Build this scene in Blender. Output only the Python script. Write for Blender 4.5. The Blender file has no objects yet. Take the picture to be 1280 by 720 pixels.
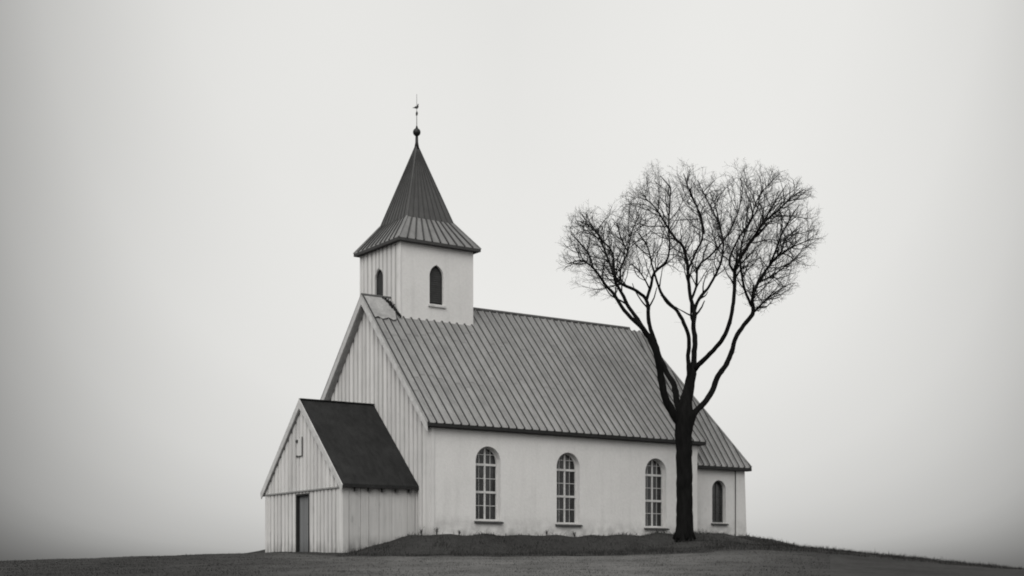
import bpy, bmesh, math, random
import numpy as np
from mathutils import Vector, Matrix, kdtree, noise
random.seed(7); rng = np.random.default_rng(7)
S = bpy.context.scene
COL = S.collection

# ------------------------------------------------------------------ camera
FPX, HOR = 1766.7, 717.8
cam = bpy.data.cameras.new('camera'); cam.sensor_width = 36; cam.lens = FPX/1280*36
cam.shift_y = (HOR-360)/1280; cam.clip_end = 6000; cam.clip_start = .1
co = bpy.data.objects.new('camera', cam); COL.objects.link(co)
co.location = (0, 0, 0); co.rotation_euler = (math.radians(90), 0, 0); S.camera = co
S.view_settings.view_transform = 'Standard'; S.view_settings.look = 'None'; S.view_settings.exposure = 0; S.render.engine = 'CYCLES'

# ------------------------------------------------------------------ world
def build_world():
    w = bpy.data.worlds.new('World'); S.world = w; w.use_nodes = True
    nt = w.node_tree; N = nt.nodes; L = nt.links; N.clear()
    out = N.new('ShaderNodeOutputWorld'); bg = N.new('ShaderNodeBackground'); L.new(bg.outputs[0], out.inputs[0])
    tc = N.new('ShaderNodeTexCoord'); sp = N.new('ShaderNodeSeparateXYZ'); L.new(tc.outputs['Generated'], sp.inputs[0])
    def M(op, a, b=None, clamp=False):
        n = N.new('ShaderNodeMath'); n.operation = op; n.use_clamp = clamp
        for i, v in enumerate((a, b)):
            if v is None: continue
            if isinstance(v, (int, float)): n.inputs[i].default_value = v
            else: L.new(v, n.inputs[i])
        return n.outputs[0]
    el = M('MULTIPLY', M('ARCSINE', sp.outputs[2]), 180/math.pi)
    az = M('MULTIPLY', M('ARCTAN2', sp.outputs[0], sp.outputs[1]), 180/math.pi)
    # overcast luminance by elevation (fog dims the sky towards the ground)
    rp = N.new('ShaderNodeValToRGB'); rp.color_ramp.interpolation = 'B_SPLINE'
    pts = [(0, .18), (.25, .36), (.6, .57), (.95, .65), (1.8, .765), (3, .86), (6, .96), (12, 1.0), (19, .975), (28, .92), (40, 1.05), (60, 1.35)]
    cr = rp.color_ramp; cr.interpolation = 'LINEAR'
    while len(cr.elements) < len(pts): cr.elements.new(.5)
    for e, (p, v) in zip(cr.elements, pts):
        e.position = p/60; v /= 1.4; e.color = (v, v, v, 1)
    # uneven fog: the elevation is bent slowly along the horizon
    d = M('ABSOLUTE', M('SUBTRACT', az, 3.0))
    dn = M('DIVIDE', d, 26.5)
    aaz = M('ABSOLUTE', az); back = M('MULTIPLY', M('SUBTRACT', aaz, 21), 1/75, True)
    up = M('MULTIPLY', M('SUBTRACT', el, 24), 1/22, True)
    bend = M('ADD', M('MAXIMUM', M('SUBTRACT', 1.3, M('MULTIPLY', aaz, .055)), .16), M('MULTIPLY', M('MAXIMUM', up, back), .88))
    L.new(M('DIVIDE', M('MULTIPLY', el, bend), 60, True), rp.inputs[0])
    vert = M('MULTIPLY', rp.outputs[0], 1.4)
    glow = M('POWER', 2.71828, M('MULTIPLY', M('POWER', dn, 4.2), -1.0))
    lo = M('MAXIMUM', glow, M('ADD', .56, M('MULTIPLY', back, .39)))  # sky behind the camera raised as added fill on the facades
    # higher up the cloud is even all round
    hz = M('ADD', M('MULTIPLY', lo, M('SUBTRACT', 1, up)), M('MULTIPLY', up, .85))
    nz = N.new('ShaderNodeTexNoise'); nz.inputs['Scale'].default_value = 3.2; nz.inputs['Detail'].default_value = 3
    L.new(tc.outputs['Generated'], nz.inputs['Vector'])
    mott = M('ADD', .985, M('MULTIPLY', M('SUBTRACT', nz.outputs[0], .5), .10))
    val = M('MULTIPLY', M('MULTIPLY', M('MULTIPLY', vert, hz), mott), .83)
    tint = N.new('ShaderNodeMix'); tint.data_type = 'RGBA'; tint.blend_type = 'MULTIPLY'; tint.inputs[0].default_value = 1
    L.new(val, tint.inputs[6]); tint.inputs[7].default_value = (1, .996, .970, 1)
    sky = N.new('ShaderNodeTexSky'); sky.sky_type = 'NISHITA'; sky.sun_disc = False
    sky.sun_elevation = math.radians(38); sky.sun_rotation = math.radians(193); sky.air_density = 1.2; sky.dust_density = 5
    bw = N.new('ShaderNodeRGBToBW'); L.new(sky.outputs[0], bw.inputs[0])
    s2 = M('MINIMUM', M('MULTIPLY', bw.outputs[0], .05), .06)
    add = N.new('ShaderNodeMix'); add.data_type = 'RGBA'; add.blend_type = 'ADD'; add.inputs[0].default_value = .25
    L.new(tint.outputs[2], add.inputs[6]); L.new(s2, add.inputs[7])
    L.new(add.outputs[2], bg.inputs[0]); bg.inputs[1].default_value = 1.0
build_world()
sl = bpy.data.lights.new('sun', 'SUN'); sl.energy = 1.5; sl.angle = math.radians(40); sl.color = (1, .99, .96)
so = bpy.data.objects.new('sun', sl); COL.objects.link(so)
az, el = math.radians(193), math.radians(38)
sdir = Vector((math.sin(az)*math.cos(el), math.cos(az)*math.cos(el), math.sin(el)))
so.rotation_euler = sdir.to_track_quat('Z', 'Y').to_euler(); so.location = (8, -20, 40)

# ------------------------------------------------------------------ materials
def G(v, w=.97): return (v, v*.995, v*w, 1)
class Mat:
    def __init__(s, name, rough=.7, spec=.3):
        s.m = bpy.data.materials.new(name); s.m.use_nodes = True; s.nt = s.m.node_tree
        s.b = s.nt.nodes['Principled BSDF']; s.b.inputs['Roughness'].default_value = rough
        s.b.inputs['Specular IOR Level'].default_value = spec
    def n(s, t, **k):
        x = s.nt.nodes.new(t)
        for a, v in k.items(): setattr(x, a, v)
        return x
    def l(s, a, b): s.nt.links.new(a, b)
    def math(s, op, a, b=None, clamp=False):
        n = s.n('ShaderNodeMath', operation=op, use_clamp=clamp)
        for i, v in enumerate((a, b)):
            if v is None: continue
            if isinstance(v, (int, float)): n.inputs[i].default_value = v
            else: s.l(v, n.inputs[i])
        return n.outputs[0]
    def coord(s, scale=(1, 1, 1)):
        t = s.n('ShaderNodeTexCoord'); mp = s.n('ShaderNodeMapping'); mp.inputs['Scale'].default_value = scale
        s.l(t.outputs['Object'], mp.inputs['Vector']); return mp.outputs[0]
    def noise(s, scale, detail=4, sc=(1, 1, 1), rough=.6, lo=.3, hi=.7):
        x = s.n('ShaderNodeTexNoise'); x.inputs['Scale'].default_value = scale; x.inputs['Detail'].default_value = detail
        x.inputs['Roughness'].default_value = rough
        s.l(s.coord(sc), x.inputs['Vector'])
        r = s.n('ShaderNodeMapRange', clamp=True); r.inputs[1].default_value = lo; r.inputs[2].default_value = hi
        s.l(x.outputs[0], r.inputs[0]); return r.outputs[0]
    def island(s):
        return s.n('ShaderNodeNewGeometry').outputs['Random Per Island']
    def value(s, base, terms, w=.97):
        """base * product of (1 - amount*(mask))"""
        v = None
        for mask, amt in terms:
            f = s.math('SUBTRACT', 1.0, s.math('MULTIPLY', mask, amt))
            v = f if v is None else s.math('MULTIPLY', v, f)
        v = s.math('MULTIPLY', v, base)
        c = s.n('ShaderNodeCombineColor')
        s.l(v, c.inputs[0]); s.l(s.math('MULTIPLY', v, (1+w)/2), c.inputs[1]); s.l(s.math('MULTIPLY', v, w), c.inputs[2])
        s.l(c.outputs[0], s.b.inputs['Base Color']); return s
    def bump(s, h, dist=.01, strength=.5):
        b = s.n('ShaderNodeBump'); b.inputs['Distance'].default_value = dist; b.inputs['Strength'].default_value = strength
        s.l(h, b.inputs['Height']); s.l(b.outputs[0], s.b.inputs['Normal']); return s
    def zmask(s, z0, z1):
        t = s.n('ShaderNodeTexCoord'); sp = s.n('ShaderNodeSeparateXYZ'); s.l(t.outputs['Object'], sp.inputs[0])
        r = s.n('ShaderNodeMapRange', clamp=True); r.inputs[1].default_value = z0; r.inputs[2].default_value = z1
        r.inputs[3].default_value = 1; r.inputs[4].default_value = 0
        s.l(sp.outputs[2], r.inputs[0]); return r.outputs[0]

def plaster(name, base, foot):
    m = Mat(name, .85, .15)
    blot = m.noise(.55, 6, lo=.42, hi=.75); streak = m.noise(3.2, 5, (1, 1, .10), lo=.52, hi=.8)
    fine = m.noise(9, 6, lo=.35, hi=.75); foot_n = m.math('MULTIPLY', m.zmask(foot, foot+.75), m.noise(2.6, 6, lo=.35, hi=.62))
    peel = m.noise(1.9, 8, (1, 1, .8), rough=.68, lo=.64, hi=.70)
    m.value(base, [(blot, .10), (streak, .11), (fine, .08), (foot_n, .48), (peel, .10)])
    m.bump(m.noise(14, 7, lo=.2, hi=.8), .012, .45); return m.m
def boards(name, base, foot, isl=.16):
    m = Mat(name, .75, .2)
    streak = m.noise(7, 5, (1, 1, .06), lo=.45, hi=.78); blot = m.noise(1.1, 6, lo=.45, hi=.75)
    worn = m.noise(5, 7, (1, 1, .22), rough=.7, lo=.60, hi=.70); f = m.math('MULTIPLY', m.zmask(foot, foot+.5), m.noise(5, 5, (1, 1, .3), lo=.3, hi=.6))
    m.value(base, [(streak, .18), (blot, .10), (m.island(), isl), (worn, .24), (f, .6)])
    m.bump(m.noise(22, 4, (1, 1, .05)), .006, .4); return m.m
def metal_roof(name, base, zlo, zhi, rough=.62):
    m = Mat(name, rough, .25)
    s1 = m.noise(1.3, 6, lo=.4, hi=.72); s2 = m.noise(5.5, 6, (1, .35, .35), lo=.42, hi=.75); fine = m.noise(24, 4, lo=.3, hi=.75)
    up = m.math('SUBTRACT', 1.0, m.zmask(zlo, zhi))
    m.value(base, [(s1, .22), (s2, .2), (fine, .12), (up, .18), (m.island(), .15)], .985)
    m.bump(m.noise(6, 5), .01, .25); return m.m
def plain(name, base, rough=.6, spec=.3, var=.25, sc=6, w=.98):
    m = Mat(name, rough, spec); m.value(base, [(m.noise(sc, 6, lo=.35, hi=.75), var), (m.noise(sc*5, 4, lo=.35, hi=.75), var*.5)], w); return m.m

Z0 = .7     # church base above the lens
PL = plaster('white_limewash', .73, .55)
PLT = plaster('white_tower_render', .76, -5)
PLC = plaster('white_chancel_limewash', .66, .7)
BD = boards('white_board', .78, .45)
BDG = boards('shaded_board_gap', .47, .3, 0)  # recess dirt and shadow lines between planks, both put into the darker colour
BDP = boards('white_porch_board', .75, -.05)
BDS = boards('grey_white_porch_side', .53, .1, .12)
BDT = boards('white_tower_board', .77, -5, .10)
TRIM = plain('white_trim_paint', .66, .6, .3, .3, 4)
TRIMG = plain('worn_grey_trim', .36, .7, .2, .35, 5)
ROOF = metal_roof('zinc_sheet', .36, 4.2, 9.2)
SEAM = plain('seam_shadow_tone', .06, .65, .25, .35)  # shadow lines of the roof ribs put into a darker colour
SEAML = plain('seam_highlight_tone', .42, .6, .25, .3)  # highlight beside each rib put into a lighter colour
SPIRE = metal_roof('spire_sheet', .105, 11, 15.5)
SKIRT = metal_roof('skirt_sheet', .27, 11, 15.5)
SPSEAM = plain('spire_seam', .065, .65, .25, .3)
SPSEAM2 = plain('spire_upper_seam', .065, .65, .25, .3)
def tarpaper():
    m = Mat('tar_paper', .85, .12)
    m.value(.036, [(m.noise(1.4, 6, lo=.35, hi=.7), .35), (m.noise(7, 6, (1, .4, .4), lo=.4, hi=.7), .3), (m.noise(40, 4), .25)], 1.0)
    m.bump(m.noise(9, 6), .012, .5); return m.m
PORCHR = tarpaper()
DARK = plain('dark_gutter', .022, .6, .3, .3)
IRON = plain('black_iron', .012, .5, .4, .2)
def glass_mat():
    m = Mat('dark_window_glass', .08, .5)
    m.value(.036, [(m.noise(2.3, 3, (1, 1, .6), lo=.40, hi=.60), .75), (m.noise(7, 3, (2, 2, .25), lo=.42, hi=.6), .55)], 1.03)
    m.bump(m.noise(3, 2), .01, .12); return m.m
GLASS = glass_mat()
LOUV = plain('dark_louvre', .055, .6, .3, .4, 5, 1.0)
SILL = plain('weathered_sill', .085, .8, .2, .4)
def doorm():
    m = Mat('grey_green_door', .6, .3)
    m.value(.25, [(m.noise(8, 5, (1, 1, .08), lo=.4, hi=.75), .35), (m.island(), .2), (m.zmask(0, .5), .35)], 1.04); return m.m
DOOR = doorm()
LEAD = plain('pale_lead', .42, .7, .2, .45, 3)
LICHEN = plain('dark_lichen', .03, .95, .05, .4)
def bark():
    m = Mat('black_bark', .95, .05)
    m.value(.014, [(m.noise(9, 6, (1, 1, .25), lo=.35, hi=.7), .5), (m.noise(2, 4), .25)], .97)
    m.bump(m.noise(14, 6, (1, 1, .2), lo=.2, hi=.8), .03, .8); return m.m
BARK = bark()
TWIG = plain('dark_twig', .042, .9, .1, .3, 2)

# ------------------------------------------------------------------ mesh builder
class MB:
    def __init__(s): s.v = []; s.f = []; s.m = []
    def vert(s, p): s.v.append(tuple(p)); return len(s.v)-1
    def face(s, pts, mi=0):
        i = [s.vert(p) for p in pts]; s.f.append(i); s.m.append(mi)
    def hexa(s, p, mi=0):
        """8 corners: bottom 0-3 ring, top 4-7 ring"""
        b = len(s.v); s.v += [tuple(q) for q in p]
        for f in ((3, 2, 1, 0), (4, 5, 6, 7), (0, 1, 5, 4), (1, 2, 6, 5), (2, 3, 7, 6), (3, 0, 4, 7)):
            s.f.append([b+i for i in f]); s.m.append(mi)
    def box(s, lo, hi, mi=0):
        x0, y0, z0 = lo; x1, y1, z1 = hi
        s.hexa([(x0, y0, z0), (x1, y0, z0), (x1, y1, z0), (x0, y1, z0), (x0, y0, z1), (x1, y0, z1), (x1, y1, z1), (x0, y1, z1)], mi)
    def beam(s, a, b, n, w, h, mi=0, base=0):
        """bar from a to b, width w, rising h along n from offset base"""
        a, b, n = Vector(a), Vector(b), Vector(n).normalized(); d = (b-a).normalized(); t = d.cross(n).normalized()*(w/2); n = t.cross(d).normalized()*-1 if False else n
        lo, hi = n*base, n*(base+h)
        s.hexa([a-t+lo, a+t+lo, b+t+lo, b-t+lo, a-t+hi, a+t+hi, b+t+hi, b-t+hi], mi)
    def prism(s, poly, off, mi=0):
        """polygon (3D points) extruded by off"""
        off = Vector(off); n = len(poly); b = len(s.v)
        s.v += [tuple(p) for p in poly]+[tuple(Vector(p)+off) for p in poly]
        s.f.append([b+i for i in range(n)][::-1]); s.m.append(mi)
        s.f.append([b+n+i for i in range(n)]); s.m.append(mi)
        for i in range(n):
            j = (i+1) % n; s.f.append([b+i, b+j, b+n+j, b+n+i]); s.m.append(mi)
    def tube(s, pts, rad, sides=8, mi=0, cap=True):
        pts = [Vector(p) for p in pts]; b = len(s.v); n = len(pts); ref = None
        for i, p in enumerate(pts):
            d = (pts[min(i+1, n-1)]-pts[max(i-1, 0)]).normalized()
            if ref is None: ref = d.orthogonal().normalized()
            ref = (ref-d*ref.dot(d)); ref = ref.normalized() if ref.length > 1e-5 else d.orthogonal().normalized()
            q = d.cross(ref)
            for k in range(sides):
                a = 2*math.pi*k/sides; s.v.append(tuple(p+(ref*math.cos(a)+q*math.sin(a))*rad[i]))
        for i in range(n-1):
            for k in range(sides):
                k2 = (k+1) % sides
                s.f.append([b+i*sides+k, b+i*sides+k2, b+(i+1)*sides+k2, b+(i+1)*sides+k]); s.m.append(mi)
        if cap:
            s.f.append([b+(n-1)*sides+k for k in range(sides)]); s.m.append(mi)
            s.f.append([b+k for k in range(sides)][::-1]); s.m.append(mi)
    def build(s, name, mats, parent=None, smooth=False, fix=True):
        me = bpy.data.meshes.new(name); me.from_pydata(s.v, [], s.f)
        if not isinstance(mats, (list, tuple)): mats = [mats]
        for m in mats: me.materials.append(m)
        me.polygons.foreach_set('material_index', s.m)
        if smooth: me.polygons.foreach_set('use_smooth', [True]*len(s.f))
        if fix:
            bm = bmesh.new(); bm.from_mesh(me); bmesh.ops.recalc_face_normals(bm, faces=bm.faces); bm.to_mesh(me); bm.free()
        me.update()
        o = bpy.data.objects.new(name, me); COL.objects.link(o); o.parent = parent; return o
def empty(name, loc, rz=0):
    o = bpy.data.objects.new(name, None); COL.objects.link(o); o.location = loc; o.rotation_euler = (0, 0, rz); o.empty_display_size = .3; return o
def tag(o, label=None, cat=None, group=None, kind=None):
    for k, v in (('label', label), ('category', cat), ('group', group), ('kind', kind)):
        if v: o[k] = v
    return o

# ------------------------------------------------------------------ dimensions (church frame: u along the nave, v across, z)
YAW = math.radians(55.577); RZ = math.pi/2-YAW
OX, OY = -2.638, 46.0
U2 = Vector((math.sin(YAW), math.cos(YAW))); V2 = Vector((-math.cos(YAW), math.sin(YAW)))
W, LN, HE, HR, OG, OE = 8.569, 11.545, 4.913, 9.75, .239, .20
PW, PC, PLN, PHE, PHR, POG, POE = 5.75, 3.78, 2.743, 2.893, 5.889, .12, .205
TU, TW, TL, TV, TZ, TE = .92, 2.907, 3.022, 5.022, 11.758, .20
TK, TKZ, TAP = .967, 12.718, 15.653
VC, LC, HC, UA = .406, 2.734, 4.087, 12.298
def zl(z): return z-Z0
def to_local(x, y):
    d = Vector((x-OX, y-OY)); return d.dot(U2), d.dot(V2)
def to_world(u, v):
    p = Vector((OX, OY))+u*U2+v*V2; return p.x, p.y

# ------------------------------------------------------------------ terrain
def interp(x, pts):
    return np.interp(x, [p[0] for p in pts], [p[1] for p in pts])
def sstep(t): t = np.clip(t, 0, 1); return t*t*(3-2*t)
F_PTS = [(-200, -8), (-50, -3.5), (0, -1.62), (10, -.85), (18, -.33), (25, -.05), (30, .12), (36, .335), (40, .475), (43, .59), (45, .665), (47, .72), (50, .76), (60, .78), (75, -.2), (110, -5.5), (180, -12), (6000, -14)]
C_PTS = [(-300, -12), (-60, -4.0), (-35, -1.2), (-25, -.3), (-20, -.36), (-16, -.24), (-12, -.11), (-8.5, 0), (3, 0), (6, .12), (7.6, .27), (8.6, .26), (9.8, .21), (11.3, .07), (12.9, -.07), (15.4, -.34), (18.3, -.65), (22, -1.05), (30, -2.1), (60, -5.5), (300, -13)]
def terrain(x, y, micro=True):
    x = np.asarray(x, float); y = np.asarray(y, float)
    f = interp(y, F_PTS); c = interp(x*50/np.maximum(y, 20), C_PTS)
    far = sstep((400-np.abs(x))/300)
    s = sstep((y-26)/(50-26))
    h = f+np.maximum(c, -12)*s*np.where(y > 60, np.clip(1-(y-60)/120, 0, 1), 1)
    u = (x-OX)*U2.x+(y-OY)*U2.y; v = (x-OX)*V2.x+(y-OY)*V2.y
    def df(u0, u1, v0, v1):
        du = np.maximum(np.maximum(u0-u, u-u1), 0); dv = np.maximum(np.maximum(v0-v, v-v1), 0); return np.hypot(du, dv)
    d = np.minimum(df(0, LN, 0, W), df(LN, LN+LC, VC, W-VC))
    p = 1.27+.014*np.clip(u, 0, 14)
    mm = sstep(1-d/3.0); p = p+.03*np.sin(x*1.9+.4)*np.sin(x*.77+y*.5)+.03*np.sin(x*5.1)
    h = np.where(mm > 0, np.maximum(h, h+(p-h)*mm), h)
    h = h+.22*np.exp(-((x-5.9)**2+(y-48.3)**2)/1.6**2)*(d > 0)+.30*np.exp(-((x-7.4)**2/1.5**2+(y-50.6)**2/1.3**2))
    if micro:
        near = np.exp(-np.maximum(np.hypot(x-2, y-42)-30, 0)/15)
        h = h+near*(.018*np.sin(x*1.7+np.sin(y*1.1)*1.5)*np.cos(y*1.3+.6*x)+.012*np.sin(x*4.1+y*2.3)*np.sin(y*3.7-x*1.2))
    return h
def shade(x, y):
    """ground tone: 0 dark rough turf, 1 pale dry gravelly turf before the bank"""
    x = np.asarray(x, float); y = np.asarray(y, float)
    edge = 41.6+.25*np.sin(x*.9)+.18*np.sin(x*2.3+1)
    edge = np.where(x < -5.0, 41.6+np.clip(-5.0-x, 0, 3)*2.0, edge)
    a = sstep((edge+.35*np.sin(x*1.37+.5)*np.sin(x*.53)-y)/1.3)
    px = x/np.maximum(y, 5)
    lat = np.where(px < .03, .03, .02)+.9*np.exp(-np.abs((px-.03)/np.where(px < .03, .185, .15))**3)
    return a*lat
def axis(lo, hi, step, ext):
    a = list(np.arange(lo, hi+1e-6, step)); return np.array(sorted([p for p in ext if p < lo-step or p > hi+step]+a))
xs = axis(-24, 26, .22, [-4000, -2000, -1000, -500, -300, -200, -120, -80, -60, -50, -40, -34, -30, -27, 28, 31, 35, 40, 50, 60, 80, 120, 200, 300, 500, 1000, 2000, 4000])
ys = axis(20, 62, .22, [-1000, -400, -200, -100, -50, -25, -10, 0, 5, 10, 14, 17, 64, 67, 70, 75, 80, 90, 110, 140, 180, 260, 400, 700, 1200, 2500, 5000])
XX, YY = np.meshgrid(xs, ys); ZZ = terrain(XX, YY)
nx, ny = len(xs), len(ys)
idx = np.arange(nx*ny).reshape(ny, nx)
quads = np.stack([idx[:-1, :-1], idx[:-1, 1:], idx[1:, 1:], idx[1:, :-1]], -1).reshape(-1, 4)
me = bpy.data.meshes.new('ground'); me.from_pydata(np.stack([XX, YY, ZZ], -1).reshape(-1, 3).tolist(), [], quads.tolist())
me.polygons.foreach_set('use_smooth', [True]*len(quads))
at = me.attributes.new('tone', 'FLOAT', 'POINT'); at.data.foreach_set('value', shade(XX, YY).ravel().astype(np.float32))
def turf(name, dark, pale, isl):
    m = Mat(name, .95, .05)
    a = m.n('ShaderNodeAttribute', attribute_name='tone').outputs['Fac']
    n1 = m.noise(.7, 6, (1, .35, 1), lo=.35, hi=.7); n2 = m.noise(5, 6, lo=.35, hi=.7); n3 = m.noise(.16, 4, (1, .5, 1), lo=.35, hi=.7)
    base = m.math('ADD', dark, m.math('MULTIPLY', a, pale-dark))
    terms = [(n1, .34), (n2, .28), (n3, .22)]
    if isl: terms.append((m.island(), .5))
    m.value(1.0, terms)
    # scale by the tone
    cc = m.b.inputs['Base Color'].links[0].from_socket
    mx = m.n('ShaderNodeVectorMath', operation='SCALE'); m.l(cc, mx.inputs[0]); m.l(base, mx.inputs['Scale']); m.l(mx.outputs[0], m.b.inputs['Base Color'])
    if not isl: m.bump(m.noise(10, 7), .03, .6)
    return m.m
TURF = turf('rough_turf', .062, .19, False); BLADE = turf('grass_blade', .074, .19, True)
me.materials.append(TURF)
go = bpy.data.objects.new('ground', me); COL.objects.link(go); tag(go, kind='structure')

def blades(name, label, pts, hmin, hmax, wid, lean):
    x, y = pts; n = len(x); z = terrain(x, y)-.01
    h = rng.uniform(hmin, hmax, n)*(.45+.9*rng.random(n)**2)*np.clip(1+.9*np.array([noise.noise(Vector((a*1.1, b*1.1, 4))) for a, b in zip(x, y)]), .4, 2); a = rng.uniform(0, 2*np.pi, n); lx = rng.normal(0, lean, n)*h; ly = rng.normal(0, lean, n)*h
    w = wid*rng.uniform(.6, 1.3, n); cx, sx = np.cos(a)*w, np.sin(a)*w
    V = np.empty((n, 5, 3), np.float32)
    V[:, 0] = np.stack([x-cx, y-sx, z], -1); V[:, 1] = np.stack([x+cx, y+sx, z], -1)
    mx_, my_, mz = x+lx*.35, y+ly*.35, z+h*.6
    V[:, 2] = np.stack([mx_+cx*.7, my_+sx*.7, mz], -1); V[:, 3] = np.stack([mx_-cx*.7, my_-sx*.7, mz], -1)
    V[:, 4] = np.stack([x+lx, y+ly, z+h], -1)
    me = bpy.data.meshes.new(name); b = np.arange(n)*5
    me.vertices.add(n*5); me.vertices.foreach_set('co', V.ravel())
    loops = np.stack([b, b+1, b+2, b+3, b+3, b+2, b+4], -1).ravel().astype(np.int32)
    me.loops.add(n*7); me.loops.foreach_set('vertex_index', loops)
    me.polygons.add(n*2)
    ls = np.stack([np.arange(n)*7, np.arange(n)*7+4], -1).ravel().astype(np.int32); me.polygons.foreach_set('loop_start', ls)
    me.update(calc_edges=True); me.validate()
    t = np.repeat(shade(x, y), 5).astype(np.float32); at = me.attributes.new('tone', 'FLOAT', 'POINT'); at.data.foreach_set('value', t)
    me.materials.append(BLADE)
    o = bpy.data.objects.new(name, me); COL.objects.link(o); tag(o, label, 'grass', kind='stuff'); return o
def outside(x, y):
    u = (x-OX)*U2.x+(y-OY)*U2.y; v = (x-OX)*V2.x+(y-OY)*V2.y
    ins = ((u > 0) & (u < LN) & (v > 0) & (v < W)) | ((u >= LN) & (u < LN+LC) & (v > VC) & (v < W-VC)) | ((u > -PLN) & (u < 0) & (abs(v-PC) < PW/2))
    return ~ins
n = 150000
gx, gy = rng.uniform(-21, 23, n), rng.uniform(41.2, 56, n)
clump = np.array([noise.noise(Vector((a*.8, b*.8, 0))) for a, b in zip(gx, gy)])
doorw = ((gx > -11) & (gx < -5.2) & (gy < 45.6))
k = outside(gx, gy) & (rng.random(n) < .55+clump) & ((shade(gx, gy) < .15)) & ~doorw & (gx > -5.5)
blades('tall_grass', 'dark rough grass growing on the bank below the white walls', (gx[k], gy[k]), .04, .13, .008, .5)
n = 170000
gy = rng.uniform(21, 52, n); gx = rng.uniform(-.42, .44, n)*gy
k = outside(gx, gy) & ((shade(gx, gy) >= .12) | (gx < -5.5))
blades('short_grass', 'short paler dry grass covering the ground in front of the bank', (gx[k], gy[k]), .012, .04, .007, .6)

# ------------------------------------------------------------------ church
church = empty('church', (OX, OY, Z0), RZ)
tag(church, 'white wooden church with grey seamed roof, pointed steeple and dark roofed porch', 'church')

def arch_fn(s0, s1, zs, zt, kind):
    c, r = (s0+s1)/2, (s1-s0)/2
    if kind == 'round': return lambda s: zs+(zt-zs)*math.sqrt(max(0, 1-((s-c)/r)**2))
    def f(s):  # pointed
        t = min(1, abs(s-c)/r); R = 1.5
        full = math.sqrt(R*R-(R-1)**2)
        return zs+(zt-zs)*math.sqrt(max(0, R*R-(t+R-1)**2))/full
    return f
def wall(mb, P, s0, s1, z0, z1, ops, inward, depth, mi=0, seg=16, tilt=None):
    """wall face with arched holes; P(s, z) -> point; ops = (a, b, sill, spring, top, kind)"""
    inward = Vector(inward); cur = s0
    for (a, b, zs0, zsp, zt, kind) in sorted(ops):
        mb.face([P(cur, z0), P(a, z0), P(a, z1), P(cur, z1)], mi)
        mb.face([P(a, z0), P(b, z0), P(b, zs0), P(a, zs0)], mi)
        f = arch_fn(a, b, zsp, zt, kind); ss = [(a+b)/2-(b-a)/2*math.cos(math.pi*i/seg) for i in range(seg+1)]
        out = [(a, zs0)]+[(s, f(s)) for s in ss]+[(b, zs0)]
        for i in range(seg):
            mb.face([P(ss[i], f(ss[i])), P(ss[i+1], f(ss[i+1])), P(ss[i+1], z1), P(ss[i], z1)], mi)
        for i in range(len(out)):
            p, q = out[i], out[(i+1) % len(out)]
            A, B = Vector(P(*p)), Vector(P(*q)); mb.face([A, B, B+inward*depth, A+inward*depth], mi)
        cur = b
    mb.face([P(cur, z0), P(s1, z0), P(s1, z1), P(cur, z1)], mi)

# windows of the nave
NW = [(1.735, 2.735, zl(1.80), zl(3.76), zl(4.275), 'round'), (5.07, 6.07, zl(1.76), zl(3.72), zl(4.232), 'round'), (9.045, 10.045, zl(1.71), zl(3.70), zl(4.215), 'round')]
CW = [(12.66, 13.36, zl(1.96), zl(3.22), zl(3.57), 'round')]
BASE = zl(.75)
mb = MB()
wall(mb, lambda s, z: (s, 0, z), 0, LN, BASE, zl(HE)+.05, NW, (0, 1, 0), .36)
mb.face([(LN, 0, BASE), (LN, W, BASE), (LN, W, zl(HE)), (LN, W/2, zl(HR)-.15), (LN, 0, zl(HE)+.05)])
mb.face([(0, W, BASE), (LN, W, BASE), (LN, W, zl(HE)), (0, W, zl(HE))])
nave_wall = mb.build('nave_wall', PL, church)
# corbels closing the eaves at the east corner
mb = MB()
cv = [(LN+.004, 0, zl(HE)-.02)]
pr = [(LN+OG*(1-t)**1.8+.004, zl(HE)-.02-.62*t) for t in [i/8 for i in range(9)]]
mb.prism([(LN-.05, .012, zl(HE)-.02)]+[(a, .012, b) for a, b in pr]+[(LN-.05, .012, pr[-1][1])], (0, .28, 0))
mb.build('eaves_bracket', TRIM, church)

# west gable: planks over gaps
slope = (HR-HE)/(W/2+OE)
def roof_z(v): return zl(HE)+slope*(min(v, W-v)+OE)
mb = MB()
mb.face([(0, 0, BASE), (0, W, BASE), (0, W, roof_z(W)-.13), (0, W/2, roof_z(W/2)-.13), (0, 0, roof_z(0)-.13)], 1)
v = .30
while v < W-.3:
    w = random.uniform(.15, .19); d = random.uniform(.026, .036); t = min(v+w, W-.28)
    zb = BASE+random.uniform(0, .05)
    pts = [(-.004, v, zb), (-.004, t, zb), (-.004, t, roof_z(t)-.14)]
    if v < W/2 < t: pts.append((-.004, W/2, roof_z(W/2)-.14))
    pts.append((-.004, v, roof_z(v)-.14))
    mb.prism(pts, (-d, 0, 0), 0); v = t+random.uniform(.11, .15)
for (a, b) in ((-.03, .27), (W-.27, W+.03)):
    mb.prism([(-.004, a, BASE), (-.004, b, BASE), (-.004, b, roof_z(min(max(b, 0), W))-.15), (-.004, a, roof_z(min(max(a, 0), W))-.15)], (-.05, 0, 0), 0)
mb.box((0.0, -.034, BASE), (.11, -.004, zl(HE)-.1), 0)
mb.build('gable_wall', [BD, BDG], church)

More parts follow.
